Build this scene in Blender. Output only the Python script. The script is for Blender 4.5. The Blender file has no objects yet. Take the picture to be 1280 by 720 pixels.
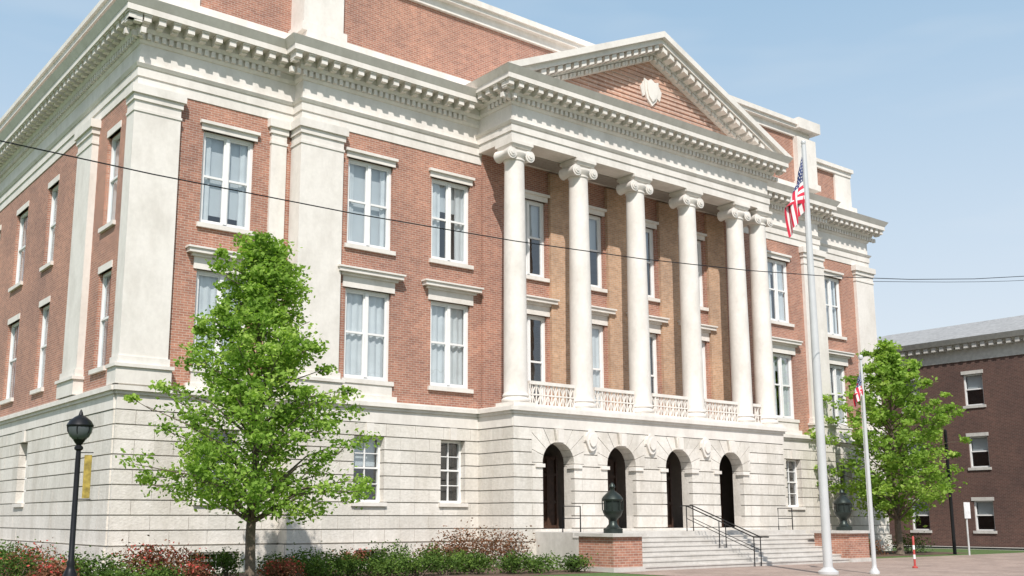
import bpy, bmesh, math, random
import numpy as np
from mathutils import Vector, Matrix
random.seed(7); rng=np.random.default_rng(11)
SC=bpy.context.scene; COL=SC.collection

# ------------------------------------------------------------------ materials
def newmat(name):
    m=bpy.data.materials.new(name); m.use_nodes=True
    nt=m.node_tree; b=nt.nodes["Principled BSDF"]
    return m,nt,b
def N(nt,t,**k):
    n=nt.nodes.new(t)
    for a,v in k.items(): setattr(n,a,v)
    return n
def L(nt,a,b): nt.links.new(a,b)
def objco(nt): 
    return N(nt,"ShaderNodeTexCoord").outputs["Object"]
def noise(nt,vec,scale,detail=3,rough=.55):
    n=N(nt,"ShaderNodeTexNoise"); n.inputs["Scale"].default_value=scale
    n.inputs["Detail"].default_value=min(detail,4); n.inputs["Roughness"].default_value=rough
    L(nt,vec,n.inputs["Vector"]); return n.outputs["Fac"]
def ramp(nt,fac,stops):
    r=N(nt,"ShaderNodeValToRGB"); e=r.color_ramp.elements
    e[0].position,e[0].color=stops[0][0],(*stops[0][1],1)
    e[1].position,e[1].color=stops[-1][0],(*stops[-1][1],1)
    for p,c in stops[1:-1]:
        x=e.new(p); x.color=(*c,1)
    L(nt,fac,r.inputs[0]); return r.outputs[0]
def mul(nt,a,b,fac=1.0,mode='MULTIPLY'):
    m=N(nt,"ShaderNodeMix",data_type='RGBA',blend_type=mode); m.inputs[0].default_value=fac
    L(nt,a,m.inputs[6])
    if isinstance(b,tuple): m.inputs[7].default_value=(*b,1)
    else: L(nt,b,m.inputs[7])
    return m.outputs[2]
def bump(nt,b,h,strength=.3,dist=.02):
    n=N(nt,"ShaderNodeBump"); n.inputs["Strength"].default_value=strength; n.inputs["Distance"].default_value=dist
    L(nt,h,n.inputs["Height"]); L(nt,n.outputs[0],b.inputs["Normal"])
def wallvec(nt):
    co=objco(nt); s=N(nt,"ShaderNodeSeparateXYZ"); L(nt,co,s.inputs[0])
    g=N(nt,"ShaderNodeNewGeometry"); sn=N(nt,"ShaderNodeSeparateXYZ"); L(nt,g.outputs["True Normal"],sn.inputs[0])
    ab=N(nt,"ShaderNodeMath",operation='ABSOLUTE'); L(nt,sn.outputs[0],ab.inputs[0])
    gt=N(nt,"ShaderNodeMath",operation='GREATER_THAN'); L(nt,ab.outputs[0],gt.inputs[0]); gt.inputs[1].default_value=.6
    mx=N(nt,"ShaderNodeMix",data_type='FLOAT'); L(nt,gt.outputs[0],mx.inputs[0]); L(nt,s.outputs[0],mx.inputs[2]); L(nt,s.outputs[1],mx.inputs[3])
    c=N(nt,"ShaderNodeCombineXYZ"); L(nt,mx.outputs[0],c.inputs[0]); L(nt,s.outputs[2],c.inputs[1])
    return c.outputs[0],co
def brickmat(name,c1,c2,mortar,bw=.23,bh=.078,n1s=.45):
    m,nt,b=newmat(name); v,co=wallvec(nt)
    t=N(nt,"ShaderNodeTexBrick"); L(nt,v,t.inputs["Vector"])
    t.inputs["Scale"].default_value=1; t.inputs["Brick Width"].default_value=bw; t.inputs["Row Height"].default_value=bh
    t.inputs["Mortar Size"].default_value=.009; t.inputs["Mortar Smooth"].default_value=.3; t.inputs["Bias"].default_value=-.1
    t.inputs["Color1"].default_value=(*c1,1); t.inputs["Color2"].default_value=(*c2,1); t.inputs["Mortar"].default_value=(*mortar,1)
    n1=ramp(nt,noise(nt,co,n1s,4,.65),[(.3,(.78,.79,.82)),(.7,(1.13,1.1,1.07))])
    n2=ramp(nt,noise(nt,co,6,3),[(.3,(.87,.87,.87)),(.7,(1.11,1.1,1.09))])
    c=mul(nt,mul(nt,t.outputs[0],n1),n2); L(nt,c,b.inputs["Base Color"])
    b.inputs["Roughness"].default_value=.88
    return m
def stonemat(name,c,var=.07,stain=.17,rough=.8):
    m,nt,b=newmat(name); v,co=wallvec(nt)
    mp=N(nt,"ShaderNodeMapping"); mp.inputs["Scale"].default_value=(1.6,1.6,.8); L(nt,co,mp.inputs[0])
    st=ramp(nt,noise(nt,mp.outputs[0],.9,4,.65),[(.32,(1-stain,1-stain*1.06,1-stain*1.15)),(.58,(1,1,1))])
    n2=ramp(nt,noise(nt,co,7,4,.65),[(.25,(1-var,1-var,1-var)),(.75,(1+var*.4,)*3)])
    base=N(nt,"ShaderNodeRGB"); base.outputs[0].default_value=(*c,1)
    L(nt,mul(nt,mul(nt,base.outputs[0],st,.8),n2),b.inputs["Base Color"])
    b.inputs["Roughness"].default_value=rough
    return m
def ashlarmat(name,c,bw,bh,zoff):
    m,nt,b=newmat(name); v,co=wallvec(nt)
    mp=N(nt,"ShaderNodeMapping"); mp.inputs["Location"].default_value=(0,-zoff,0); L(nt,v,mp.inputs[0])
    t=N(nt,"ShaderNodeTexBrick"); L(nt,mp.outputs[0],t.inputs["Vector"])
    t.inputs["Scale"].default_value=1; t.inputs["Brick Width"].default_value=bw; t.inputs["Row Height"].default_value=bh
    t.inputs["Mortar Size"].default_value=.0; 
    t.inputs["Color1"].default_value=(c[0]*.88,c[1]*.88,c[2]*.87,1); t.inputs["Color2"].default_value=(c[0]*1.05,c[1]*1.05,c[2]*1.05,1)
    mp2=N(nt,"ShaderNodeMapping"); mp2.inputs["Scale"].default_value=(1.6,1.6,.4); L(nt,co,mp2.inputs[0])
    st=ramp(nt,noise(nt,mp2.outputs[0],.9,4,.65),[(.33,(.82,.80,.77)),(.58,(1,1,1))])
    n2=ramp(nt,noise(nt,co,9,4),[(.25,(.88,.88,.87)),(.75,(1.05,1.05,1.05))])
    L(nt,mul(nt,mul(nt,t.outputs[0],st,.8),n2),b.inputs["Base Color"]); b.inputs["Roughness"].default_value=.85
    bump(nt,b,noise(nt,co,14,2,.7),.5,.025)
    return m
def plain(name,c,rough=.6,metal=0,ns=5,var=.12):
    m,nt,b=newmat(name); co=objco(nt)
    n=ramp(nt,noise(nt,co,ns,2),[(.3,tuple(x*(1-var) for x in c)),(.7,tuple(min(1,x*(1+var)) for x in c))])
    L(nt,n,b.inputs["Base Color"]); b.inputs["Roughness"].default_value=rough; b.inputs["Metallic"].default_value=metal
    return m
BRICK=brickmat("red_brick",(.43,.20,.135),(.305,.135,.093),(.48,.39,.33))
BRICKT=brickmat("tan_brick",(.54,.34,.215),(.43,.26,.16),(.50,.42,.34))
BRICKD=brickmat("dark_brick",(.12,.06,.048),(.085,.045,.037),(.16,.12,.10))
BRICKP=brickmat("tympanum_brick",(.54,.34,.26),(.47,.275,.205),(.66,.58,.52),bw=.9,bh=.17)
STONE=stonemat("limestone",(.765,.72,.672))
RUST=ashlarmat("rusticated_limestone",(.745,.70,.65),1.17,.43,.83)
STEP=stonemat("step_stone",(.57,.54,.505),.12,.2)
GROOVE=plain("stone_joint",(.35,.325,.295),.95)
WHITE=plain("window_paint",(.80,.79,.78),.45,0,3,.04)
CURT=plain("curtain_fabric",(.66,.67,.68),.9,0,2,.08)
BLIND=plain("blind_fabric",(.56,.58,.60),.9,0,1,.06)
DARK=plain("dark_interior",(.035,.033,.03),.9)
PLAST=plain("loggia_plaster",(.30,.27,.24),.9)
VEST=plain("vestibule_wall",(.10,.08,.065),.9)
BRONZE=plain("dark_bronze",(.035,.045,.04),.4,.6)
IRON=plain("black_iron",(.02,.02,.022),.4,.6)
ROOFM=plain("roof_membrane",(.22,.22,.22),.9)
ROOFG=plain("grey_shingle",(.30,.30,.30),.9,0,4,.2)
ALU=plain("painted_metal_pole",(.60,.60,.60),.35,.2,2,.04)
BARK=plain("bark",(.13,.10,.075),.95,0,14,.35)
DOORW=plain("door_wood",(.07,.035,.022),.5,0,9,.3)
m,nt,b=newmat("window_glass")
nt.nodes.remove(b); out=nt.nodes["Material Output"]
tr=N(nt,"ShaderNodeBsdfTransparent"); tr.inputs[0].default_value=(.88,.92,.93,1)
gl=N(nt,"ShaderNodeBsdfGlossy"); gl.inputs["Roughness"].default_value=.02; gl.inputs[0].default_value=(.95,.97,1,1)
lw=N(nt,"ShaderNodeLayerWeight"); lw.inputs[0].default_value=.5
pw=N(nt,"ShaderNodeMath",operation='POWER'); L(nt,lw.outputs["Facing"],pw.inputs[0]); pw.inputs[1].default_value=2.2
ad=N(nt,"ShaderNodeMath",operation='MULTIPLY_ADD'); L(nt,pw.outputs[0],ad.inputs[0]); ad.inputs[1].default_value=.55; ad.inputs[2].default_value=.13
gb=N(nt,"ShaderNodeBump"); gb.inputs["Strength"].default_value=.12; gb.inputs["Distance"].default_value=.06
L(nt,noise(nt,objco(nt),1.6,1),gb.inputs["Height"]); L(nt,gb.outputs[0],gl.inputs["Normal"])
mx=N(nt,"ShaderNodeMixShader"); L(nt,ad.outputs[0],mx.inputs[0]); L(nt,tr.outputs[0],mx.inputs[1]); L(nt,gl.outputs[0],mx.inputs[2]); L(nt,mx.outputs[0],out.inputs[0])
GLASS=m

# ------------------------------------------------------------------ mesh builder
class MB:
    def __init__(s,name,mat,parent=None,smooth=False):
        s.n=name;s.m=mat;s.p=parent;s.v=[];s.f=[];s.s=smooth
    def hexa(s,P):
        i=len(s.v); s.v+=[tuple(p) for p in P]
        for q in ((0,3,2,1),(4,5,6,7),(0,1,5,4),(1,2,6,5),(2,3,7,6),(3,0,4,7)): s.f.append(tuple(i+k for k in q))
    def box(s,x0,x1,y0,y1,z0,z1):
        s.hexa([(x0,y0,z0),(x1,y0,z0),(x1,y1,z0),(x0,y1,z0),(x0,y0,z1),(x1,y0,z1),(x1,y1,z1),(x0,y1,z1)])
    def frus(s,x0,x1,y0,y1,z0,z1,p0,p1):
        s.hexa([(x0-p0,y0-p0,z0),(x1+p0,y0-p0,z0),(x1+p0,y1,z0),(x0-p0,y1,z0),(x0-p1,y0-p1,z1),(x1+p1,y0-p1,z1),(x1+p1,y1,z1),(x0-p1,y1,z1)])
    def fbox(s,F,u0,u1,d0,d1,z0,z1):
        s.hexa([F(u0,d0,z0),F(u1,d0,z0),F(u1,d1,z0),F(u0,d1,z0),F(u0,d0,z1),F(u1,d0,z1),F(u1,d1,z1),F(u0,d1,z1)])
    def prism(s,F,poly,d0,d1):
        i=len(s.v);n=len(poly)
        s.v+=[F(u,d0,z) for u,z in poly]+[F(u,d1,z) for u,z in poly]
        s.f.append(tuple(range(i,i+n))); s.f.append(tuple(range(i+2*n-1,i+n-1,-1)))
        for k in range(n): s.f.append((i+k,i+(k+1)%n,i+n+(k+1)%n,i+n+k))
    def lathe(s,cx,cy,prof,seg=24):
        i=len(s.v);n=len(prof)
        for r,z in prof:
            for k in range(seg):
                a=2*math.pi*k/seg; s.v.append((cx+r*math.cos(a),cy+r*math.sin(a),z))
        for j in range(n-1):
            for k in range(seg):
                s.f.append((i+j*seg+k,i+j*seg+(k+1)%seg,i+(j+1)*seg+(k+1)%seg,i+(j+1)*seg+k))
        s.f.append(tuple(i+k for k in range(seg))[::-1]); s.f.append(tuple(i+(n-1)*seg+k for k in range(seg)))
    def tube(s,pts,r,seg=8):
        if not isinstance(r,(list,tuple)): r=[r]*len(pts)
        i=len(s.v);pts=[Vector(p) for p in pts];n=len(pts)
        for j,p in enumerate(pts):
            t=(pts[min(j+1,n-1)]-pts[max(j-1,0)]).normalized()
            a=Vector((0,0,1)) if abs(t.z)<.9 else Vector((1,0,0))
            x=t.cross(a).normalized();y=t.cross(x).normalized()
            for k in range(seg):
                q=2*math.pi*k/seg; w=p+(x*math.cos(q)+y*math.sin(q))*r[j]; s.v.append(tuple(w))
        for j in range(n-1):
            for k in range(seg):
                s.f.append((i+j*seg+k,i+j*seg+(k+1)%seg,i+(j+1)*seg+(k+1)%seg,i+(j+1)*seg+k))
        s.f.append(tuple(i+k for k in range(seg))); s.f.append(tuple(i+(n-1)*seg+k for k in range(seg)))
    def build(s,recalc=True):
        me=bpy.data.meshes.new(s.n); me.from_pydata(s.v,[],s.f)
        if recalc:
            bm=bmesh.new();bm.from_mesh(me);bmesh.ops.recalc_face_normals(bm,faces=bm.faces);bm.to_mesh(me);bm.free()
        me.materials.append(s.m)
        if s.s:
            me.polygons.foreach_set("use_smooth",[True]*len(me.polygons))
            try: me.set_sharp_from_angle(angle=math.radians(40))
            except Exception: pass
        o=bpy.data.objects.new(s.n,me); COL.objects.link(o)
        if s.p: o.parent=s.p
        return o
def empty(name):
    o=bpy.data.objects.new(name,None); COL.objects.link(o); return o
def FY(Y): return lambda u,d,z:(u,Y-d,z)
def FX(X): return lambda u,d,z:(X-d,u,z)
def gridwall(mb,F,u0,u1,z0,z1,d0,d1,ops):
    us=sorted(set([u0,u1]+[q for o in ops for q in o[:2] if u0<q<u1])); zs=sorted(set([z0,z1]+[q for o in ops for q in o[2:4] if z0<q<z1]))
    for j in range(len(zs)-1):
        zm=(zs[j]+zs[j+1])/2; run=None
        for i in range(len(us)-1):
            um=(us[i]+us[i+1])/2
            hole=any(o[0]<um<o[1] and o[2]<zm<o[3] for o in ops)
            if not hole and run is None: run=us[i]
            if (hole or i==len(us)-2) and run is not None:
                e=us[i] if hole else us[i+1]
                mb.fbox(F,run,e,d0,d1,zs[j],zs[j+1]); run=None

# ------------------------------------------------------------------ courthouse
B=empty("courthouse_building")
def part(n,m,smooth=False): return MB(n,m,B,smooth)
brick=part("brick_walls",BRICK); stone=part("stone_trim",STONE); rust=part("rusticated_base_blocks",RUST)
joint=part("base_joints",GROOVE); wfr=part("window_frames",WHITE); glass=part("window_glass",GLASS)
curt=part("curtains",CURT); blind=part("window_blinds",BLIND); dark=part("room_interiors",DARK)
cols=part("columns",STONE,True); tan=part("loggia_brick_piers",BRICKT); mods=part("cornice_modillions",STONE)
tymp=part("tympanum_brick",BRICKP); roof=part("roof",ROOFM); plast=part("loggia_ceiling",PLAST); vest=part("vestibule_walls",VEST)
door=part("doors",DOORW); rail=part("balcony_balustrade",STONE)

XL,XR=10.05,49.2; YA=30.2; YB=29.6; X1,X2=15.33,43.95; YBK=54.0
FA=FY(YA);FB=FY(YB);FS=FX(XL)
XC0,XC1=22.67,37.35; YC=27.6

def curtain(F,u0,u1,z0,z1,d):
    n=max(6,int((u1-u0)/.05)); i=len(curt.v)
    ph=random.random()*6
    for k in range(n+1):
        u=u0+(u1-u0)*k/n; w=.03*math.sin(k*1.35+ph)+.012*math.sin(k*.6+ph)
        curt.v+= [F(u,d+w,z0),F(u,d+w*.7,z1)]
    for k in range(n): curt.f.append((i+2*k,i+2*k+2,i+2*k+3,i+2*k+1))
def window(F,u0,u1,z0,z1,style="pair",dress=None):
    w=.10 if style=="pair" else .08; df,db=-.12,-.23
    wfr.fbox(F,u0,u0+w,db,df,z0,z1); wfr.fbox(F,u1-w,u1,db,df,z0,z1)
    wfr.fbox(F,u0+w,u1-w,db,df,z1-w,z1); wfr.fbox(F,u0+w,u1-w,db,df,z0,z0+w)
    um=(u0+u1)/2; zm=z0+(z1-z0)*.52
    a,b_,c,d_=u0+w,u1-w,z0+w,z1-w
    if style=="pair":
        wfr.fbox(F,um-.06,um+.06,db,df+.02,c,d_)
        for p,q in ((a,um-.06),(um+.06,b_)):
            s=.045
            wfr.fbox(F,p,p+s,db+.01,df-.03,c,d_); wfr.fbox(F,q-s,q,db+.01,df-.03,c,d_)
            wfr.fbox(F,p+s,q-s,db+.01,df-.025,zm-.035,zm+.035)
            wfr.fbox(F,p+s,q-s,db+.01,df-.03,c,c+s*1.3); wfr.fbox(F,p+s,q-s,db+.01,df-.03,d_-s,d_)
    elif style=="single":
        wfr.fbox(F,a,b_,db+.01,df-.01,zm-.035,zm+.035)
    elif style=="grid":
        wfr.fbox(F,um-.02,um+.02,db+.02,df-.03,c,d_)
        wfr.fbox(F,a,b_,db+.01,df-.01,zm-.03,zm+.03)
        for zz in ((c+zm)/2,(zm+d_)/2): wfr.fbox(F,a,b_,db+.022,df-.032,zz-.015,zz+.015)
    i=len(glass.v); glass.v+=[F(a,-.19,c),F(b_,-.19,c),F(b_,-.19,d_),F(a,-.19,d_)]; glass.f.append((i,i+1,i+2,i+3))
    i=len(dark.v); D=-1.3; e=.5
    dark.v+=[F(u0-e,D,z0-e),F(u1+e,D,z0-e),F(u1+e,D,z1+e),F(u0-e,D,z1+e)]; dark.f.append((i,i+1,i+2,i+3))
    if dress=="blind":
        blind.fbox(F,a,b_,-.34,-.33,c+(d_-c)*random.choice([0,.04,.1]),d_)
        curtain(F,a,a+(b_-a)*.18,c,d_,-.27); curtain(F,b_-(b_-a)*.18,b_,c,d_,-.27)
    elif dress=="half":
        blind.fbox(F,a,b_,-.34,-.33,c+(d_-c)*.55,d_)
    elif dress=="sheer":
        m1=a+(b_-a)*random.uniform(.46,.5); m2=a+(b_-a)*random.uniform(.5,.56)
        curtain(F,a,m1,c,d_,-.29); curtain(F,m2,b_,c,d_,-.29)
    elif dress=="curtain":
        k=random.uniform(.28,.38); curtain(F,a,a+(b_-a)*k,c,d_,-.27); curtain(F,b_-(b_-a)*k,b_,c,d_,-.27)
        blind.fbox(F,a,b_,-.36,-.35,d_-(d_-c)*random.uniform(.15,.4),d_)

def hood(F,u0,u1,z):
    e=.36
    stone.fbox(F,u0-.12,u1+.12,-.1,.05,z,z+.38)
    stone.fbox(F,u0-.22,u1+.22,-.1,.12,z+.38,z+.47)
    stone.fbox(F,u0-e,u1+e,-.1,.26,z+.47,z+.60)
    stone.fbox(F,u0-e-.05,u1+e+.05,-.1,.31,z+.60,z+.66)
def lintel(F,u0,u1,z):
    stone.fbox(F,u0-.08,u1+.08,-.1,.05,z,z+.2)
    stone.fbox(F,u0-.14,u1+.14,-.1,.13,z+.2,z+.3)
def sill(F,u0,u1,z,big=False):
    stone.fbox(F,u0-.1,u1+.1,-.25,.1,z-.14,z)
    if big:
        stone.fbox(F,u0-.05,u1+.05,-.1,.06,5.43,z-.14)
        stone.fbox(F,u0-.22,u1+.22,-.1,.12,5.43,5.62)
ZW1=(6.12,9.18); ZW2=(10.66,13.70)
def bay(F,u0,u1,d1="curtain",d2="curtain",big=True,style="pair"):
    window(F,u0,u1,*ZW1,style,d1); window(F,u0,u1,*ZW2,style,d2)
    hood(F,u0,u1,ZW1[1]); lintel(F,u0,u1,ZW2[1]); sill(F,u0,u1,ZW1[0],big); sill(F,u0,u1,ZW2[0])
    return [(u0,u1,*ZW1),(u0,u1,*ZW2)]
Z0,Z1=5.40,14.6
opA=bay(FA,12.2,13.95,"sheer","blind")
gridwall(brick,FA,XL,X1,Z0,Z1,-.4,0,opA)
opA2=bay(FA,45.0,46.6,"curtain","blind")
gridwall(brick,FA,X2,XR,Z0,Z1,-.4,0,opA2)
opB=bay(FB,17.12,18.92,"sheer","blind")+bay(FB,20.57,22.3,"sheer","curtain",big=False)
gridwall(brick,FB,X1,23.2,Z0,Z1,-.4,0,opB)
opB2=bay(FB,39.75,41.4,"curtain","curtain")
gridwall(brick,FB,37.0,X2,Z0,Z1,-.4,0,opB2)
brick.box(X1,X1+.4,YB+.4,YA+.4,Z0,Z1)
LY=29.5; FL=FY(LY); opL=[]
for k in range(4):
    u0=24.3+3.08*k; u1=u0+1.6
    window(FL,u0,u1,*ZW2,"pair","half"); window(FL,u0,u1,5.5,9.18,"pair","curtain" if k%2 else None)
    opL+=[(u0,u1,*ZW2),(u0,u1,5.5,9.18)]
    lintel(FL,u0,u1,ZW2[1]); hood(FL,u0,u1,9.18); sill(FL,u0,u1,ZW2[0])
gridwall(brick,FL,22.8,37.3,5.36,15.6,-.4,0,opL)
for k in range(1,5):
    c=26.62+3.08*(k-1); w=.58
    tan.fbox(FL,max(c-w,22.9),min(c+w,37.2),-.1,.14,5.44,14.9)
opS=[]
for i,(a,b_) in enumerate([(31.6,32.78),(38.2,39.45),(42.25,43.9),(46.6,48.0),(50.5,51.8)]):
    window(FS,a,b_,*ZW1,"single","blind"); window(FS,a,b_,*ZW2,"single","blind")
    opS+=[(a,b_,*ZW1),(a,b_,*ZW2)]
    stone.fbox(FS,a-.06,b_+.06,-.1,.03,9.18,9.40); stone.fbox(FS,a-.06,b_+.06,-.1,.03,13.7,13.92); sill(FS,a,b_,ZW1[0]); sill(FS,a,b_,ZW2[0])
gridwall(brick,FS,YA+.4,YBK,Z0,Z1,-.4,0,opS)
brick.box(XR-.4,XR,YA+.4,YBK,0,Z1); brick.box(XL+.4,XR-.4,YBK-.4,YBK,0,Z1)

def pilaster(F,u0,u1,d=.16,zt=14.6,bk=-.05):
    stone.fbox(F,u0,u1,bk,d,6.25,zt-.5)
    stone.fbox(F,u0-.05,u1+.05,bk,d+.05,6.02,6.25)
    stone.fbox(F,u0-.03,u1+.03,bk,d+.03,zt-.85,zt-.77)
    stone.fbox(F,u0-.05,u1+.05,bk,d+.05,zt-.5,zt-.3)
    stone.fbox(F,u0-.12,u1+.12,bk,d+.12,zt-.3,zt-.02)
    stone.fbox(F,u0-.10,u1+.10,bk,d+.10,5.43,5.92)
    stone.fbox(F,u0-.16,u1+.16,bk,d+.16,5.92,6.02)
pilaster(FA,XL-.13,11.38,.16,14.6,-.5); pilaster(FB,15.24,16.84,.16,14.6,-.55)
pilaster(FA,14.50,15.05,.10)
pilaster(FB,42.42,44.05,.16,14.6,-.55); pilaster(FA,47.75,XR+.13,.16,14.6,-.5); pilaster(FS,33.75,35.3,.22)

ZC=[.83+.43*i for i in range(10)]
PB=.14
def rustwall(F,u0,u1,ops,dp=PB,seed=0):
    ops2=[(o[0]-.03,o[1]+.03,o[2]-.03,o[3]+.03) for o in ops]
    gridwall(joint,F,u0+.02,u1-.02,0,5.0,-.4,dp-.045,ops2)
    gridwall(rust,F,u0-.04,u1+.04,0,.80,dp-.2,dp+.07,ops)
    for i in range(9):
        z0,z1=ZC[i]+.018,ZC[i+1]-.018
        zm=(z0+z1)/2
        hs=sorted([(o[0],o[1]) for o in ops if o[2]<zm<o[3]])
        segs=[];a=u0
        for h in hs:
            if h[0]>a: segs.append((a,h[0]))
            a=max(a,h[1])
        if a<u1: segs.append((a,u1))
        off=(i%2)*.58
        for a,b_ in segs:
            cuts=[a]; k=math.floor((a-off)/1.17)+1
            while off+k*1.17<b_-.25:
                c=off+k*1.17
                if c>a+.25: cuts.append(c)
                k+=1
            cuts.append(b_)
            for p,q in zip(cuts[:-1],cuts[1:]):
                g0=0 if p==a else .007; g1=0 if q==b_ else .007
                rust.fbox(F,p+g0,q-g1,-.2,dp+random.uniform(-.006,.008),z0,z1)
    stone.fbox(F,u0-.0,u1+.0,-.1,dp+.02,4.71,5.14)
    stone.fbox(F,u0-.06,u1+.06,-.1,dp+.08,5.14,5.24)
    stone.fbox(F,u0-.14,u1+.14,-.1,dp+.16,5.24,5.38)
    stone.fbox(F,u0,u1,-.1,dp+.06,5.38,5.43)
def basewin(F,a,b_,style="grid",dress=None):
    window(F,a,b_,2.12,4.27,style,dress); stone.fbox(F,a-.08,b_+.08,-.2,PB+.08,1.99,2.118)
    stone.fbox(F,(a+b_)/2-.14,(a+b_)/2+.14,-.1,PB+.05,4.28,4.69)
def cellar(F,a,b_):
    window(F,a,b_,.08,.62,"single",None)
    for k in range(1,8):
        u=a+(b_-a)*k/8; wfr.fbox(F,u-.008,u+.008,-.12,-.10,.09,.61)
opa=[(12.45,13.75,2.12,4.27),(12.3,13.9,.08,.62)]
basewin(FA,12.45,13.75);cellar(FA,12.3,13.9)
rustwall(FA,XL-.1,X1-.02,opa)
opb=[(17.5,18.66,2.12,4.27),(20.95,22.0,2.12,4.27),(17.6,18.8,.08,.62),(21.1,22.1,.08,.62)]
basewin(FB,17.5,18.66,"grid","half");basewin(FB,20.95,22.0);cellar(FB,17.6,18.8);cellar(FB,21.1,22.1)
rustwall(FB,X1-.15,22.65,opb)
opb2=[(40.25,41.35,2.12,4.27)]; basewin(FB,40.25,41.35)
rustwall(FB,37.55,X2+.15,opb2)
opa2=[(45.1,46.3,2.12,4.27)]; basewin(FA,45.1,46.3); rustwall(FA,X2+.17,XR+.1,opa2)
ops=[(39.1,40.2,2.12,4.27),(43.2,44.4,2.12,4.27),(47.3,48.5,2.12,4.27)]
for o in ops: basewin(FS,o[0],o[1],"single",None)
rustwall(FS,YA-.02,YBK,ops)
rustwall(FX(X1),YB-.1,YA-.1,[],dp=.155)

YP=27.5; FP=FY(YP); AX=[24.62,27.73,30.84,33.95]; AR=.74; AZ=3.5
PX0,PX1=22.58,37.45
opp=[]
for x in AX:
    opp+=[(x-AR,x+AR,1.15,3.41),(x-1.22,x+1.22,3.41,4.70)]
    n=9; hw=1.215; top=4.69
    pts=[math.pi*k/n for k in range(n+1)]
    def outer(a):
        dx,dz=math.cos(a),math.sin(a)
        t=1e9
        if abs(dx)>1e-6: t=min(t,hw/abs(dx))
        if dz>1e-6: t=min(t,(top-AZ)/dz)
        return (x+dx*t,AZ+dz*t)
    for k in range(n):
        a0,a1=pts[k],pts[k+1]; g=.012; key=(k==n//2)
        arc0=[(x+AR*math.cos(a0+g+(a1-a0-2*g)*j/4),AZ+AR*math.sin(a0+g+(a1-a0-2*g)*j/4)) for j in range(5)]
        o1,o0=outer(a1-g*.6),outer(a0+g*.6)
        poly=arc0+[o1]
        ca=math.atan2(top-AZ,hw)
        if a0<ca<a1: poly.append((x+hw,top))
        if a0<math.pi-ca<a1: poly.append((x-hw,top))
        poly.append(o0)
        rust.prism(FP,poly,-.55,.09 if key else .0)
    rust.fbox(FP,x-hw,x-AR,-.55,0,3.43,AZ-.01); rust.fbox(FP,x+AR,x+hw,-.55,0,3.43,AZ-.01)
    for sx in (-1,1):
        a,b_=sorted((x+sx*(AR+.002),x+sx*(AR+.25)))
        rust.fbox(FP,a,b_,-.55,-.205,1.15,3.42)
        a,b_=sorted((x+sx*(AR-.07),x+sx*(AR+.34)))
        stone.fbox(FP,a,b_,-.3,.06,3.34,3.46)
    stone.fbox(FP,x-.13,x+.13,-.1,.16,4.22,4.66)
rustwall(FP,PX0,PX1,opp,dp=0)
rustwall(FX(PX0),YP+.02,YB-.14,[],dp=.004)
joint.box(PX1-.3,PX1,YP+.05,YB,0,5.0)
for x in [(AX[i]+AX[i+1])/2 for i in range(3)]:
    stone.prism(FP,[(x+.30*math.cos(t)*(1 if math.sin(t)>0 else .8),4.35+.38*math.sin(t)) for t in [math.pi*2*k/14 for k in range(14)]],0,.10)
    stone.prism(FP,[(x+.17*math.cos(t),4.37+.24*math.sin(t)) for t in [math.pi*2*k/12 for k in range(12)]],.1,.16)
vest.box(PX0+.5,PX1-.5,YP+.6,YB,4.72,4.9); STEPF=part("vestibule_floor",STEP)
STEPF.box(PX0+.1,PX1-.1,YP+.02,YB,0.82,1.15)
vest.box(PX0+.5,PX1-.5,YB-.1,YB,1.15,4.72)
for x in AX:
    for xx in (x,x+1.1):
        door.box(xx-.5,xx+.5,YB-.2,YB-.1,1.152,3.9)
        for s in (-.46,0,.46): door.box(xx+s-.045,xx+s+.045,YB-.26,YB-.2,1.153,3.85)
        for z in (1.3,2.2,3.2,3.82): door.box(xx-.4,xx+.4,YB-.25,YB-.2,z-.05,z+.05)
stone.box(PX0-.10,PX1+.10,YP-.14,YB,5.30,5.42)

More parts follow.
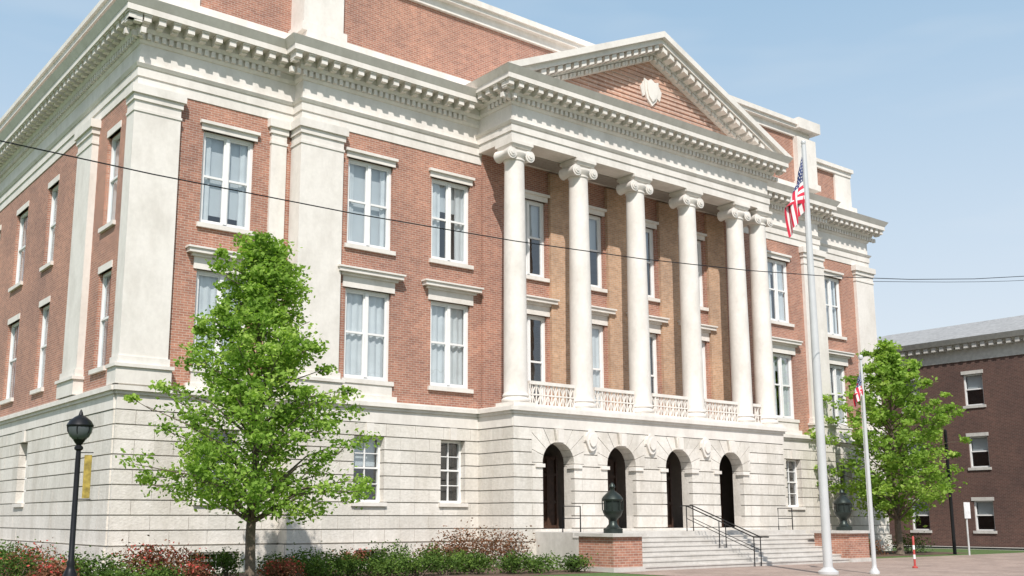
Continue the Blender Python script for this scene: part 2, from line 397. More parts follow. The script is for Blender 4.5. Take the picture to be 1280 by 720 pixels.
CX=[23.12,26.28,29.36,32.42,35.5,37.05]
CYY=28.02
def column(x,y):
    zb=5.42
    cols.hexa([(x-.5,y-.5,zb),(x+.5,y-.5,zb),(x+.5,y+.5,zb),(x-.5,y+.5,zb),(x-.5,y-.5,zb+.14),(x+.5,y-.5,zb+.14),(x+.5,y+.5,zb+.14),(x-.5,y+.5,zb+.14)])
    R=.42; r=.36
    pr=[(.44,zb+.14),(.49,zb+.17),(.505,zb+.22),(.49,zb+.27),(.45,zb+.30),(.435,zb+.31),(.44,zb+.345),(.465,zb+.37),(.465,zb+.41),(.44,zb+.44),(R,zb+.50)]
    z0=zb+.50; z1=14.32
    for k in range(1,13):
        t=k/12; pr.append((R+(r-R)*(t**1.7),z0+(z1-z0)*t))
    pr+=[(r+.035,14.34),(r+.035,14.39),(r,14.41),(r+.02,14.46),(r+.1,14.56),(r+.1,14.62),(r,14.66)]
    cols.lathe(x,y,pr,32)
    for sx in (-1,1):
        cx=x+sx*.42; cz=14.55
        for rad,dy in ((.225,.40),(.15,.43),(.07,.46)):
            i=len(cols.v); sg=20
            for yy in (y-dy,y-dy*.5,y,y+dy*.5,y+dy):
                rr=rad*(1 if abs(abs(yy-y)-dy)<.01 else (.86 if yy!=y else .75))
                for k in range(sg):
                    a=2*math.pi*k/sg; cols.v.append((cx+rr*math.cos(a),yy,cz+rr*math.sin(a)))
            for j in range(4):
                for k in range(sg): cols.f.append((i+j*sg+k,i+j*sg+(k+1)%sg,i+(j+1)*sg+(k+1)%sg,i+(j+1)*sg+k))
            cols.f.append(tuple(i+k for k in range(sg))); cols.f.append(tuple(i+4*sg+k for k in range(sg)))
    cols.box(x-.42,x+.42,y-.38,y+.38,14.62,14.76)
    cols.frus(x-.42,x+.42,y-.42,y+.42,14.76,14.88,0,.06); cols.box(x-.5,x+.5,y-.5,y+.5,14.88,14.995)
for x in CX: column(x,CYY)

def balus(x0,x1,y):
    rail.box(x0,x1,y-.07,y+.07,6.26,6.38); rail.box(x0,x1,y-.06,y+.06,5.46,5.56); rail.box(x0,x1,y-.03,y+.03,5.88,5.93)
    n=int((x1-x0)/.17)
    for k in range(n+1):
        u=x0+(x1-x0)*k/n; rail.box(u-.022,u+.022,y-.022,y+.022,5.55,6.27)
    m_=int((x1-x0)/.34)
    for k in range(m_):
        c=x0+(x1-x0)*(k+.5)/m_
        for s in (-1,1):
            rail.hexa([(c-s*.15-.02,y-.018,5.56),(c-s*.15+.02,y-.018,5.56),(c-s*.15+.02,y+.018,5.56),(c-s*.15-.02,y+.018,5.56),
                       (c+s*.15-.02,y-.018,6.26),(c+s*.15+.02,y-.018,6.26),(c+s*.15+.02,y+.018,6.26),(c+s*.15-.02,y+.018,6.26)])
for a,b_ in zip(CX[:-1],CX[1:]): balus(a+.5,b_-.5,CYY-.1)

def entab(x0,x1,y0,y1,zb,h,e):
    k=h/2.52
    def z(a): return zb+a*k+e
    S=stone
    S.frus(x0,x1,y0,y1,z(0),z(.33),.03,.03); S.frus(x0,x1,y0,y1,z(.33),z(.62),.07,.07); S.frus(x0,x1,y0,y1,z(.62),z(.72),.10,.16)
    S.frus(x0,x1,y0,y1,z(.72),z(1.40),.01,.01); S.frus(x0,x1,y0,y1,z(1.40),z(1.50),.05,.11)
    S.frus(x0,x1,y0,y1,z(1.50),z(1.70),.09,.09); S.frus(x0,x1,y0,y1,z(1.70),z(1.82),.2,.26)
    S.frus(x0,x1,y0,y1,z(1.82),z(2.08),.22,.22); S.frus(x0,x1,y0,y1,z(2.08),z(2.28),.70,.70)
    S.frus(x0,x1,y0,y1,z(2.28),z(2.52),.71,.86)
    return z
def modrow(F,u0,u1,z,p0=.1,p1=.66,sp=.46,dent=True):
    n=max(1,round((u1-u0)/sp))
    for k in range(n+1):
        u=u0+(u1-u0)*k/n
        mods.fbox(F,u-.11,u+.11,.2,p1-.04,z(1.86),z(2.075)); mods.fbox(F,u-.13,u+.13,.2,p1,z(2.03),z(2.078))
        mods.fbox(F,u-.10,u+.10,.2,p1-.22,z(1.80),z(1.87))
    if dent:
        n=max(1,round((u1-u0)/.23))
        for k in range(n+1):
            u=u0+(u1-u0)*k/n; mods.fbox(F,u-.065,u+.065,.05,.20,z(1.51),z(1.69))
zA=entab(XL,XR,YA,YBK,14.6,2.52,0)
modrow(FA,XL-.5,X1-.7,zA); modrow(FS,YA-.5,YBK,zA); modrow(FA,X2+.8,XR+.5,zA)
zB=entab(X1,X2,YB,YA+1,14.6,2.52,.004)
modrow(FB,X1-.5,XC0-.75,zB); modrow(FB,XC1+.75,X2+.5,zB); 
zC=entab(XC0,XC1,YC,YB+.6,15.0,2.40,.009)
modrow(FY(YC),XC0-.5,XC1+.5,zC); modrow(FX(XC0),YC-.3,YB-.9,zC)
plast.box(XC0+.75,XC1-.75,YC+.85,YB-.3,14.985,15.004)

ZT=17.42; XA=(XC0+XC1)/2; xl,xr=XC0-.86,XC1+.86; ZAP=21.05
I3=lambda u,d,z:(u,d,z)
sl=(ZAP-ZT)/(XA-xl)
def rake(y0,y1,off,th,mb):
    for s in (-1,1):
        zt=ZAP-off; zb=ZAP-off-th
        dxt=(zt-ZT)/sl; dxb=(zb-ZT)/sl
        mb.prism(I3,[(XA,zt),(XA+s*dxt,ZT),(XA+s*dxb,ZT),(XA,zb)],y0,y1)
ped=part("pediment_cornice",STONE)
rake(YC-.86,YB+1.2,0,.26,ped); rake(YC-.70,YB+1.2,.26,.22,ped); rake(YC-.22,YB+1.2,.48,.30,ped); rake(YC-.1,YB,.78,.22,ped)
for s in (-1,1):
    n=17
    for k in range(n):
        t=(k+.6)/n; xx=XA+s*(XA-xl-1.3)*t; 
        for (o0,o1,hw,yy) in ((.50,.72,.12,YC-.64),(.82,.98,.07,YC-.22)):
            for q in ([0] if hw>.1 else [-.12,.12]):
                xc=xx+q; a,b_=xc-hw,xc+hw
                za=ZAP-sl*abs(a-XA); zb=ZAP-sl*abs(b_-XA)
                if zb-o1<ZT or za-o1<ZT: continue
                mods.prism(I3,[(a,za-o0),(b_,zb-o0),(b_,zb-o1),(a,za-o1)],yy,YC)
tymp.prism(I3,[(xl+1.5,ZT-.05),(xr-1.5,ZT-.05),(XA,ZAP-.7)],YC+.05,YC+.3)
zz=ZT+.1
while zz<ZAP-1.4:
    hw=(ZAP-1.05-zz)/sl
    tymp.box(XA-hw,XA+hw,YC+.015,YC+.06,zz,zz+.13); zz+=.19
zs=18.7
sh=[(-.42,.5),(-.2,.44),(0,.55),(.2,.44),(.42,.5),(.40,.05),(.28,-.35),(0,-.62),(-.28,-.35),(-.40,.05)]
stone.prism(I3,[(XA+a,zs+c) for a,c in sh],YC-.06,YC+.06)
stone.prism(I3,[(XA+a*.72,zs+c*.72) for a,c in sh],YC-.12,YC-.06)
for s in (-1,1): stone.prism(I3,[(XA+s*.42,zs+.4),(XA+s*.62,zs+.1),(XA+s*.5,zs-.3),(XA+s*.36,zs-.2)],YC-.03,YC+.05)
roof.prism(I3,[(xl+.9,ZT),(xr-.9,ZT),(XA,ZAP-.35)],YC+.35,YB+1.1)

stone.box(XL+.1,XR-.1,YA+.1,YBK-.1,17.12,17.62); stone.box(XL+.25,XR-.25,YA+.25,YBK-.2,17.62,17.95)
stone.box(X1+.1,X2-.1,YB+.1,YA+.3,17.124,17.624); stone.box(X1+.2,X2-.2,YB+.25,YA+.5,17.624,17.954)
brick.box(XL+.75,XR-.3,YA+.7,YBK-.6,17.95,19.75)
stone.box(XL+.6,XR-.15,YA+.55,YBK-.5,19.75,20.0); stone.box(XL+.5,XR-.05,YA+.45,YBK-.4,20.0,20.2)
stone.box(XL+.62,12.1,YA+.6,YA+1.8,17.95,19.749); stone.box(47.6,XR-.17,YA+.6,YA+1.8,17.95,19.749)
brick.box(15.9,44.3,YB+.62,YBK-5,17.954,20.6)
stone.box(15.75,44.45,YB+.5,YBK-4.9,20.6,20.95); stone.box(15.6,44.6,YB+.3,YBK-4.7,20.95,21.12); stone.box(15.5,44.7,YB+.2,YBK-4.6,21.12,21.35)
for a,b_ in ((15.45,17.0),(43.2,44.75)):
    stone.box(a,b_,YB+.35,YB+2,17.955,20.599); stone.box(a-.1,b_+.1,YB+.25,YB+2,17.956,18.25); stone.box(a-.12,b_+.12,YB+.1,YB+2,20.96,21.5)
for mb in (brick,stone,rust,joint,wfr,glass,blind,dark,cols,tan,mods,tymp,roof,plast,vest,door,rail,ped,STEPF): mb.build()
curt.s=True; curt.build(False)

# ------------------------------------------------------------------ steps
ST=empty("entrance_steps"); s=MB("treads",STEP,ST)
NS=8; ys0=25.6
s.box(23.5,36.0,ys0,YP-.02,0,1.149)
for k in range(NS-1):
    s.box(23.5,36.0,ys0-.37*(k+1),ys0-.37*k-.001,0,1.15-.144*(k+1)-.04)
    s.box(23.48,36.02,ys0-.37*(k+1)-.025,ys0-.37*k-.002,1.15-.144*(k+1)-.04,1.15-.144*(k+1))
s.build()
PEDS=[(23.35,23.6),(35.6,23.6)]
for i,(px,py) in enumerate(PEDS):
    P=empty("brick_pedestal"); bk=MB("brick_body",BRICK,P); st=MB("stone_cap",STEP,P)
    bk.box(px-.62,px+.62,py-.62,py+.9,.14,1.05); st.box(px-.68,px+.68,py-.68,py+.96,0,.14)
    st.box(px-.72,px+.72,py-.72,py+1.0,1.05,1.15); bk.build(); st.build()
    G=empty("bronze_lantern"); g=MB("lantern_body",BRONZE,G,True)
    cx,cy=px,py
    g.lathe(cx,cy,[(.30,1.15),(.30,1.28),(.22,1.32),(.14,1.42),(.12,1.52),(.17,1.60),(.26,1.68),(.31,1.80),(.31,1.84),(.28,1.86),(.28,2.12),(.33,2.14),(.34,2.19),(.29,2.27),(.2,2.36),(.12,2.42),(.07,2.46),(.07,2.52),(.10,2.56),(.09,2.62),(.02,2.70)],20)
    g.build()
    g2=MB("lantern_ribs",BRONZE,G)
    for j in range(8):
        a=2*math.pi*j/8; g2.tube([(cx+.31*math.cos(a),cy+.31*math.sin(a),1.84),(cx+.32*math.cos(a),cy+.32*math.sin(a),2.15)],.018,6)
    g2.build()
HR=empty("stair_handrail"); h=MB("rails",IRON,HR,True)
for dx in (-.0,.35):
    x=29.3+dx
    top=(x,ys0+.25,2.05); bot=(x,ys0-.37*7-.1,.98)
    h.tube([(x,ys0+.55,2.05),top,bot,(x,ys0-.37*7-.45,.98)],.022)
    h.tube([(x,ys0+.25,1.6),(x,ys0-.37*7-.1,.53)],.013)
    for t in (0,.5,1):
        y=top[1]+(bot[1]-top[1])*t; z=top[2]+(bot[2]-top[2])*t
        h.tube([(x,y,max(0,z-.93 if t<1 else 0)),(x,y,z)],.018)
h.build()
for a,b_ in ((23.6,24.4),(35.1,36.0)):
    HH=empty("landing_railing"); h=MB("rails",IRON,HH,True)
    h.tube([(a,26.2,1.15),(a,26.2,2.0),(b_,26.2,2.0),(b_,26.2,1.15)],.022); h.tube([(a,26.2,1.6),(b_,26.2,1.6)],.014); h.build()

# ------------------------------------------------------------------ foliage
def leafmat(name,c1,c2,c3,trans=.35):
    m,nt,b=newmat(name); nt.nodes.remove(b); out=nt.nodes["Material Output"]
    at=N(nt,"ShaderNodeAttribute",attribute_name="tone")
    col=ramp(nt,at.outputs["Fac"],[(0,c1),(.55,c2),(1,c3)])
    d=N(nt,"ShaderNodeBsdfDiffuse"); L(nt,col,d.inputs[0])
    t=N(nt,"ShaderNodeBsdfTranslucent"); tc=mul(nt,col,(1.4,1.5,.7)); L(nt,tc,t.inputs[0])
    mx=N(nt,"ShaderNodeMixShader"); mx.inputs[0].default_value=trans
    L(nt,d.outputs[0],mx.inputs[1]); L(nt,t.outputs[0],mx.inputs[2]); L(nt,mx.outputs[0],out.inputs[0])
    return m
LEAF=leafmat("tree_leaves",(.11,.20,.035),(.26,.40,.08),(.46,.58,.16),.42)
LEAF2=leafmat("shrub_leaves",(.03,.055,.018),(.085,.145,.035),(.17,.25,.055),.2)
LEAFR=leafmat("red_shrub_leaves",(.07,.05,.025),(.20,.10,.06),(.32,.16,.10),.2)
FLOW=leafmat("red_flowers",(.35,.04,.04),(.5,.09,.08),(.6,.2,.16),.15)
def leaves(name,C,Rd,cnt,size,mat,parent,tone=None):
    C=np.repeat(np.array(C,float),cnt,0); Rr=np.repeat(np.array(Rd,float),cnt,0)
    n=len(C); d=rng.normal(size=(n,3)); d/=np.linalg.norm(d,axis=1)[:,None]
    rad=rng.random(n)**.5*(1+.4*(rng.random(n)>.88))
    P=C+d*Rr*rad[:,None]
    a=rng.normal(size=(n,3)); a[:,2]*=.6; a/=np.linalg.norm(a,axis=1)[:,None]
    b_=rng.normal(size=(n,3)); b_-= (b_*a).sum(1)[:,None]*a; b_/=np.linalg.norm(b_,axis=1)[:,None]
    s=size*rng.uniform(.6,1.3,n)[:,None]
    nrm=np.cross(a,b_)
    V=np.stack([P-a*s*.55,P+b_*s*.32-nrm*s*.06,P+a*s*.55,P-b_*s*.32-nrm*s*.06],1).reshape(-1,3)
    V[:,2]=np.maximum(V[:,2],.01)
    me=bpy.data.meshes.new(name); me.vertices.add(4*n); me.vertices.foreach_set("co",V.ravel())
    me.loops.add(4*n); me.loops.foreach_set("vertex_index",np.arange(4*n,dtype=np.int32))
    me.polygons.add(n); me.polygons.foreach_set("loop_start",np.arange(0,4*n,4,dtype=np.int32))
    try: me.polygons.foreach_set("loop_total",np.full(n,4,dtype=np.int32))
    except Exception: pass
    me.update(calc_edges=True)
    at=me.attributes.new("tone",'FLOAT','FACE')
    base=np.repeat(rng.random(n//cnt),cnt)
    at.data.foreach_set("value",np.clip(.5*base+.5*rng.random(n),0,1).astype(np.float32))
    me.materials.append(mat); o=bpy.data.objects.new(name,me); COL.objects.link(o); o.parent=parent
    return o
def tree(name,x,y,z0,H,Rmax,trunk_r,nl,cnt,size,zb,prof,fl=1.0):
    T=empty(name); w=MB("trunk_and_limbs",BARK,T,True)
    w.tube([(x,y,z0),(x+.02,y,z0+.15),(x,y+.03,z0+1.2),(x+.06,y,z0+H*.4),(x,y,z0+H*.75),(x+.03,y,z0+H*.95)],[trunk_r*1.5,trunk_r*1.1,trunk_r,trunk_r*.75,trunk_r*.35,.015],10)
    C=[];R=[]
    for i in range(nl):
        t=(i+.5)/nl; z=zb+(z0+H-zb)*t
        r=Rmax*prof(t)*random.uniform(.66,1.12); a=i*2.39996+random.uniform(-.5,.5)
        e=Vector((x+r*math.cos(a),y+r*math.sin(a),z+r*random.uniform(-.05,.26)))
        s0=Vector((x,y,max(z0+1.5,z-r*.45))); mid=(s0+e)/2+Vector((0,0,.12*r))
        w.tube([tuple(s0),tuple(mid),tuple(e)],[max(.02,trunk_r*.38*(1-t)+.015),.022,.008],5)
        for k,f in enumerate((.38,.62,.84,1.04)):
            if random.random()<.14: continue
            p=s0.lerp(e,f)+Vector((random.uniform(-.28,.28),random.uniform(-.28,.28),random.uniform(-.18,.28)))*(Rmax/3)
            q=random.uniform(.26,.60)*(Rmax/3)*(1.15-.35*t)*fl*(1 if k<3 else .62)
            C.append(tuple(p));R.append((q*1.25,q*1.25,q*.68))
            w.tube([tuple(s0.lerp(e,f*.9)),tuple(p)],[.012,.005],4)
    for k in range(5):
        C.append((x+random.uniform(-.12,.12),y,z0+H-.2-.35*k));R.append((.22+.08*k,.22+.08*k,.32))
    w.build(); leaves("foliage",C,R,cnt,size,LEAF,T)
def p1(t): return (min(1,.84+t*1.6) if t<.1 else 1.0*(1-(t-.10)/.95)**.74)
tree("shade_tree",11.45,24.1,0,8.5,2.8,.12,112,90,.12,1.95,p1)
def p2(t): return math.sin(math.pi*min(1,.28+t*.72))**.8
tree("street_tree",44.2,26.5,0,9.4,3.0,.14,80,70,.18,2.0,p2)

def shrub(name,x,y,r,h,mat,n=8,cnt=150,size=.075,fl=None):
    T=empty(name); C=[];R=[]
    for i in range(n):
        a=random.random()*6.28; q=r*random.uniform(0,.75)
        C.append((x+q*math.cos(a),y+q*math.sin(a),h*random.uniform(.35,.62))); R.append((r*.5,r*.5,h*.45))
    w=MB("stems",BARK,T)
    for c in C: w.tube([(x+(c[0]-x)*.3,y+(c[1]-y)*.3,0),c],[.02,.008],5)
    w.build(); leaves("leaf_mass",C,R,cnt,size,mat,T)
    if fl: leaves("flowers",[(c[0],c[1],c[2]+.08) for c in C],R,26,.07,fl,T)
G_="green_shrub";R_="red_shrub"
SH=[(G_,14.2,26.2,.9,.85,LEAF2),(G_,15.3,26.6,.8,.75,LEAF2),(G_,17.2,26.8,.95,.9,LEAF2),(G_,18.4,26.6,.8,.8,LEAF2),(G_,19.4,26.2,.7,.7,LEAF2),(G_,16.3,25.8,.8,.7,LEAF2),(G_,13.2,26.0,.8,.7,LEAF2),
    (R_,20.5,27.8,1.15,1.35,LEAFR),(R_,22.0,27.2,1.1,1.25,LEAFR),(R_,21.3,27.5,1.1,1.4,LEAFR),(R_,19.6,27.9,.8,1.0,LEAFR),(R_,16.4,27.8,.7,.7,LEAFR),
    (G_,15.9,24.9,.75,.55,LEAF2),(G_,16.9,24.9,.75,.6,LEAF2),(G_,17.9,24.9,.75,.6,LEAF2),(G_,18.9,24.7,.75,.6,LEAF2),(G_,19.9,24.4,.8,.65,LEAF2),(G_,20.9,24.2,.75,.6,LEAF2),(G_,21.9,24.0,.75,.6,LEAF2),
    (G_,8.6,25.8,.9,.85,LEAF2),(R_,9.7,26.2,.95,.95,LEAFR),(G_,6.9,27.5,.9,.95,LEAF2),(R_,10.7,27.2,.9,.95,LEAFR),(G_,7.9,26.4,.85,.8,LEAF2),(R_,7.2,25.6,.8,.7,LEAFR),(G_,9.3,24.2,.7,.55,LEAF2),(R_,10.2,24.6,.7,.6,LEAFR),(G_,8.3,24.0,.7,.55,LEAF2),(R_,12.9,24.9,.8,.6,LEAFR),(G_,13.8,24.9,.8,.6,LEAF2),(G_,14.8,25.0,.8,.6,LEAF2),
    (G_,7.8,31.5,1.1,.95,LEAF2),(R_,7.7,29.4,1.0,.95,LEAFR),(G_,7.9,34.5,1.1,.95,LEAF2),(G_,7.6,37.5,1.2,1.1,LEAF2),(G_,12.2,27.0,.9,.8,LEAF2),
    (G_,38.5,26.5,.9,.9,LEAF2),(G_,40.5,26.8,1.0,1.0,LEAF2),(R_,42.5,27.0,.8,.8,LEAFR),(G_,46.5,27.5,1.0,1.0,LEAF2)]
for q in SH: shrub(*q,fl=FLOW if q[0]==R_ and q[1]<17 else None)

# ------------------------------------------------------------------ flagpoles
def flagmat():
    m,nt,b=newmat("flag_cloth"); uv=N(nt,"ShaderNodeUVMap"); s=N(nt,"ShaderNodeSeparateXYZ"); L(nt,uv.outputs[0],s.inputs[0])
    def M(op,a,b2=None):
        n=N(nt,"ShaderNodeMath",operation=op)
        for i,v in enumerate((a,b2)):
            if v is None: continue
            if isinstance(v,(int,float)): n.inputs[i].default_value=v
            else: L(nt,v,n.inputs[i])
        return n.outputs[0]
    st=M('LESS_THAN',M('MODULO',M('MULTIPLY',s.outputs[1],13.0),2.0),1.0)
    can=M('MULTIPLY',M('LESS_THAN',s.outputs[0],.4),M('GREATER_THAN',s.outputs[1],.4615))
    fu=M('ABSOLUTE',M('SUBTRACT',M('FRACT',M('MULTIPLY',s.outputs[0],13)),.5)); fv=M('ABSOLUTE',M('SUBTRACT',M('FRACT',M('MULTIPLY',s.outputs[1],15)),.5))
    star=M('LESS_THAN',M('ADD',fu,fv),.28)
    a=N(nt,"ShaderNodeMix",data_type='RGBA'); L(nt,st,a.inputs[0]); a.inputs[6].default_value=(.78,.77,.76,1); a.inputs[7].default_value=(.6,.025,.06,1)
    c=N(nt,"ShaderNodeMix",data_type='RGBA'); L(nt,star,c.inputs[0]); c.inputs[6].default_value=(.03,.045,.15,1); c.inputs[7].default_value=(.75,.75,.75,1)
    d=N(nt,"ShaderNodeMix",data_type='RGBA'); L(nt,can,d.inputs[0]); L(nt,a.outputs[2],d.inputs[6]); L(nt,c.outputs[2],d.inputs[7])
    L(nt,d.outputs[2],b.inputs["Base Color"]); b.inputs["Roughness"].default_value=.75
    return m
FLAG=flagmat()
def flag(parent,x,y,zt,hoist,fly,dirx,diry,spread=.42):
    nu,nv=44,24; vs=[];uvs=[]
    for i in range(nu+1):
        u=i/nu
        for j in range(nv+1):
            v=j/nv
            top=u*fly*.84*(1-.12*v)
            prof=(1-math.exp(-3.2*u))*(1-.25*max(0,u-.6)/.4)
            out=spread*prof*(.15+.85*(1-v))+.015
            side=.10*math.sin(v*10+u*4)*min(1,u*4+.15)
            out+=.05*math.sin(v*15+u*3)*min(1,u*4)
            z=zt-(1-v)*hoist*(1-.62*min(1,u*1.8))-top
            vs.append((x+dirx*out-diry*side,y+diry*out+dirx*side,z)); uvs.append((u,v))
    fs=[(i*(nv+1)+j,(i+1)*(nv+1)+j,(i+1)*(nv+1)+j+1,i*(nv+1)+j+1) for i in range(nu) for j in range(nv)]
    me=bpy.data.meshes.new("flag"); me.from_pydata(vs,[],fs); ul=me.uv_layers.new(name="UVMap")
    for l in me.loops: ul.data[l.index].uv=uvs[l.vertex_index]
    me.polygons.foreach_set("use_smooth",[True]*len(fs)); me.materials.append(FLAG)
    o=bpy.data.objects.new("flag_cloth",me); COL.objects.link(o); o.parent=parent
def flagpole(name,x,y,H,r,hoist,fly,spread):
    P=empty(name); p=MB("pole",ALU,P,True)
    p.lathe(x,y,[(r*2.2,0),(r*2.2,.08),(r*1.5,.14),(r*1.05,.2),(r,.3),(r*.95,H*.4),(r*.55,H)],16)
    p.lathe(x,y,[(.01,H),(.06,H+.02),(.08,H+.08),(.06,H+.14),(.01,H+.16)],12)
    p.tube([(x-.1,y+.02,1.2),(x-.09,y+.02,H-.1)],.008,5); p.build()
    flag(P,x-r*.6,y,H-.35,hoist,fly,-.79,.61,spread)
flagpole("flagpole",27.0,18.5,13.1,.135,1.55,2.45,.72)
flagpole("flagpole",28.1,17.7,6.3,.065,.7,.95,.28)

# ------------------------------------------------------------------ street lamp
LP=empty("street_lamp"); lp=MB("post",IRON,LP,True); lx,ly=6.85,22.95
lp.lathe(lx,ly,[(.20,0),(.20,.12),(.15,.18),(.14,.45),(.10,.55),(.075,.62),(.09,.68),(.06,.74),(.055,2.8),(.05,3.02),(.09,3.05),(.09,3.1),(.05,3.14),(.11,3.22),(.13,3.26)],16)
lp.lathe(lx,ly,[(.27,3.53),(.28,3.56),(.22,3.66),(.12,3.74),(.05,3.78),(.035,3.84),(.01,3.9)],18)
for k in range(6):
    a=2*math.pi*k/6; lp.tube([(lx+.13*math.cos(a),ly+.13*math.sin(a),3.26),(lx+.25*math.cos(a),ly+.25*math.sin(a),3.42),(lx+.27*math.cos(a),ly+.27*math.sin(a),3.54)],.012,5)
lp.tube([(lx,ly,2.98),(lx+.26,ly-.18,2.98)],.012,6); lp.tube([(lx,ly,2.0),(lx+.26,ly-.18,2.0)],.012,6); lp.build()
LG=plain("lamp_globe_glass",(.10,.11,.12),.12,0,3,.1); gg=MB("globe",LG,LP,True)
gg.lathe(lx,ly,[(.12,3.25),(.2,3.32),(.245,3.42),(.255,3.52),(.2,3.56)],20); gg.build()
YB_=plain("gold_banner_cloth",(.33,.24,.05),.8,0,9,.4); bn=MB("banner",YB_,LP)
bn.hexa([(lx+.11,ly-.075,2.02),(lx+.24,ly-.165,2.02),(lx+.245,ly-.16,2.02),(lx+.115,ly-.07,2.02),(lx+.11,ly-.075,2.93),(lx+.24,ly-.165,2.93),(lx+.245,ly-.16,2.93),(lx+.115,ly-.07,2.93)]); bn.build()

W=empty("overhead_wire"); w=MB("wire",IRON,W)
w.tube([(x,17.0,7.4+.0029*(x-7)**2) for x in range(-30,71,4)],.012,5); w.build()
W=empty("overhead_wire"); w=MB("wire",IRON,W)
w.tube([(49.0+4.5*k,30.1+.3*k,13.9+.75*k-.25*math.sin(math.pi*k/8)) for k in range(9)],.015,5); w.build()

# ------------------------------------------------------------------ neighbouring building
NB=empty("brick_office_building"); XN=60.0; FN=FX(XN)
nb=MB("walls",BRICKD,NB); ns=MB("stone_cornice",plain("grey_stone",(.52,.50,.47),.85),NB); 
wfr=MB("window_frames",WHITE,NB); glass=MB("window_glass",GLASS,NB); curt=MB("curtains",CURT,NB); blind=MB("window_blinds",BLIND,NB); dark=MB("room_interiors",DARK,NB)
on=[]
for yc in (18.9,22.8,26.7,30.6,34.5,38.4):
    for i,(z0,z1) in enumerate(((.9,2.6),(4.5,6.3),(8.1,9.95))):
        a,b_=yc-.58,yc+.58; on.append((a,b_,z0,z1)); window(FN,a,b_,z0,z1,"single",random.choice(["half","half",None]))
        ns.fbox(FN,a-.1,b_+.1,-.1,.07,z0-.15,z0); ns.fbox(FN,a-.08,b_+.08,-.1,.04,z1,z1+.2)
gridwall(nb,FN,14,46,0,10.75,-.4,0,on); nb.box(XN+.401,XN+18,14,14.4,0,10.75)
nb.box(XN+.4,XN+18,45.6,46,0,10.75)
ns.frus(XN,XN+18,14,46,10.75,11.15,.05,.05); ns.frus(XN,XN+18,14,46,11.15,11.6,.02,.02); ns.frus(XN,XN+18,14,46,11.6,11.75,.25,.3); ns.frus(XN,XN+18,14,46,11.75,12.05,.55,.7)
for k in range(64): ns.fbox(FN,14+k*.5,14.25+k*.5,.02,.45,11.6-.15,11.6+.13)
rf=MB("hip_roof",ROOFG,NB); rf.hexa([(XN-.5,13.5,12.06),(XN+18.5,13.5,12.06),(XN+18.5,46.5,12.06),(XN-.5,46.5,12.06),(XN+7,20,14.3),(XN+11,20,14.3),(XN+11,40,14.3),(XN+7,40,14.3)])
for q in (nb,ns,wfr,glass,blind,dark,rf): q.build()
curt.s=True; curt.build(False)
SG=empty("traffic_sign"); a=MB("post",ALU,SG,True); a.lathe(45.5,24.0,[(.04,0),(.04,2.3)],8); a.build()
a=MB("sign_panel",plain("sign_white",(.75,.75,.75),.5),SG); a.box(45.25,45.75,23.93,23.95,1.6,2.3); a.build()
SG=empty("barricade_post"); a=MB("post",plain("red_paint",(.42,.06,.05),.5),SG,True); a.lathe(32.5,19.0,[(.09,0),(.09,.05),(.035,.08),(.035,1.0),(.015,1.03)],10); a.build()
a=MB("bands",WHITE,SG,True)
for z in (.3,.6): a.lathe(32.5,19.0,[(.038,z),(.038,z+.14)],10)
a.build()
UP=empty("utility_pole"); a=MB("pole",IRON,UP,True); a.lathe(46.5,25.2,[(.08,0),(.07,5.6),(.02,5.65)],8); a.build()

# ------------------------------------------------------------------ ground
def sheet(name,x0,x1,y0,y1,z,mat):
    o=MB(name,mat); o.v=[(x0,y0,z),(x1,y0,z),(x1,y1,z),(x0,y1,z)]; o.f=[(0,1,2,3)]; return o.build(False)
def gmat(name,a,b_,sc,rough=.95):
    m,nt,b=newmat(name); co=objco(nt)
    c=mul(nt,ramp(nt,noise(nt,co,sc,4,.7),[(.3,a),(.7,b_)]),ramp(nt,noise(nt,co,.25,3),[(.3,(.85,.85,.85)),(.7,(1.1,1.1,1.1))]))
    L(nt,c,b.inputs["Base Color"]); b.inputs["Roughness"].default_value=rough; return m
GR=gmat("grass",(.05,.09,.02),(.10,.16,.04),5); ASP=gmat("asphalt",(.045,.045,.045),(.065,.063,.06),20); CON=gmat("concrete",(.36,.34,.31),(.46,.44,.41),3,.9); MUL=gmat("mulch",(.07,.045,.03),(.16,.10,.07),12)
m,nt,b=newmat("brick_paving"); co=objco(nt); t=N(nt,"ShaderNodeTexBrick"); L(nt,co,t.inputs["Vector"]); t.inputs["Scale"].default_value=1; t.inputs["Brick Width"].default_value=.2; t.inputs["Row Height"].default_value=.1; t.inputs["Mortar Size"].default_value=.006
t.inputs["Color1"].default_value=(.35,.255,.21,1); t.inputs["Color2"].default_value=(.28,.20,.165,1); t.inputs["Mortar"].default_value=(.38,.33,.30,1); L(nt,mul(nt,t.outputs[0],ramp(nt,noise(nt,co,.8,4),[(.3,(.75,.75,.75)),(.7,(1.15,1.15,1.15))])),b.inputs["Base Color"]); b.inputs["Roughness"].default_value=.9; PAV=m
sheet("ground",-900,900,-900,900,-.12,GR)
sheet("lawn",-40,54.6,8.0,60,0,GR)
sheet("mulch_bed",6.0,22.6,23.2,29.6,.004,MUL); sheet("mulch_bed",36.4,49,25.5,29.6,.004,MUL); sheet("mulch_bed",6,9.95,29.604,50,.004,MUL)
sheet("brick_plaza",22.62,38.0,8.0,25.0,.008,PAV); sheet("brick_plaza",38.004,54.6,8,24.4,.008,PAV)
sheet("sidewalk",-60,54.6,4.2,7.99,.008,CON)
sheet("road",-300,300,-9,3.9,-.108,ASP); sheet("side_road",54.9,58.5,3.904,300,-.108,ASP)
k=MB("kerb",CON); k.box(-60,54.6,3.9,4.2,-.12,.01); k.box(54.6,54.9,3.9,60,-.12,.01); k.build()
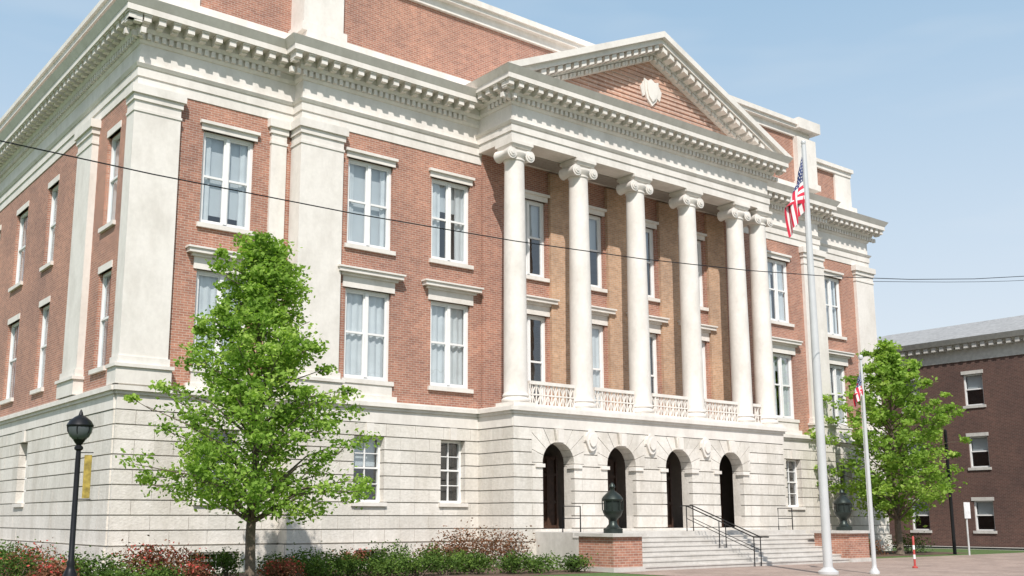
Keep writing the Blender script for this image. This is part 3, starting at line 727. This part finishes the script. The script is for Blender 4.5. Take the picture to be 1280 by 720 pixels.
sheet("sidewalk",58.5,59.9,3.9,60,.0,CON)
mk=MB("road_marking",WHITE); 
for x in range(-60,60,6): mk.box(x,x+3,-2.6,-2.45,-.104,-.1)
mk.build()

# ------------------------------------------------------------------ light, sky
sd=Vector((-.54,-.76,0)).normalized(); el=math.radians(49)
S=Vector((sd.x*math.cos(el),sd.y*math.cos(el),math.sin(el)))
sun=bpy.data.lights.new("sun","SUN"); sun.energy=5.0; sun.angle=math.radians(.5); sun.color=(1,.95,.885)
so=bpy.data.objects.new("sun",sun); COL.objects.link(so); so.rotation_euler=(-S).to_track_quat('-Z','Y').to_euler(); so.location=(0,0,60)
wd=bpy.data.worlds.new("World"); SC.world=wd; wd.use_nodes=True; nt=wd.node_tree; bg=nt.nodes["Background"]
sk=N(nt,"ShaderNodeTexSky",sky_type='NISHITA'); sk.sun_disc=False; sk.sun_elevation=el; sk.sun_rotation=math.atan2(S.x,S.y); sk.altitude=50; sk.air_density=1.0; sk.dust_density=1.2; sk.ozone_density=1.0
tc=N(nt,"ShaderNodeTexCoord"); 
sp=N(nt,"ShaderNodeSeparateXYZ"); L(nt,tc.outputs["Generated"],sp.inputs[0])
hz=ramp(nt,sp.outputs[2],[(0.0,(.9,.9,.9)),(.25,(.82,.82,.82)),(.5,(.65,.65,.65)),(1,(.3,.3,.3))])
hc=ramp(nt,sp.outputs[2],[(0.0,(.93,.96,1.0)),(.16,(.82,.91,1.0)),(.45,(.53,.77,1.0))])
hcs=mul(nt,hc,(8.1,8.1,8.1)); 
mp=N(nt,"ShaderNodeMapping"); mp.inputs["Scale"].default_value=(1,1,4.5); L(nt,tc.outputs["Generated"],mp.inputs[0])
nz=noise(nt,mp.outputs[0],1.7,4,.55); cf=ramp(nt,nz,[(.46,(0,0,0)),(.8,(.5,.5,.5))])
mxs=N(nt,"ShaderNodeMix",data_type='RGBA'); L(nt,hz,mxs.inputs[0]); L(nt,sk.outputs[0],mxs.inputs[6]); L(nt,hcs,mxs.inputs[7])
mx2=N(nt,"ShaderNodeMix",data_type='RGBA'); L(nt,cf,mx2.inputs[0]); L(nt,mxs.outputs[2],mx2.inputs[6]); mx2.inputs[7].default_value=(7.7,7.9,8.0,1)
L(nt,mx2.outputs[2],bg.inputs[0]); bg.inputs[1].default_value=.115
SC.view_settings.view_transform='Standard'; SC.view_settings.look='None'; SC.view_settings.exposure=0

cd=bpy.data.cameras.new("camera"); cam=bpy.data.objects.new("camera",cd); COL.objects.link(cam)
cd.sensor_width=36; cd.lens=36*1305/1280; cd.shift_x=40/1280; cd.shift_y=50/1280; cd.clip_end=3000
cam.location=(0,0,1.6); cam.rotation_euler=(math.radians(90+10.336),0,math.radians(52.44-90)); SC.camera=cam
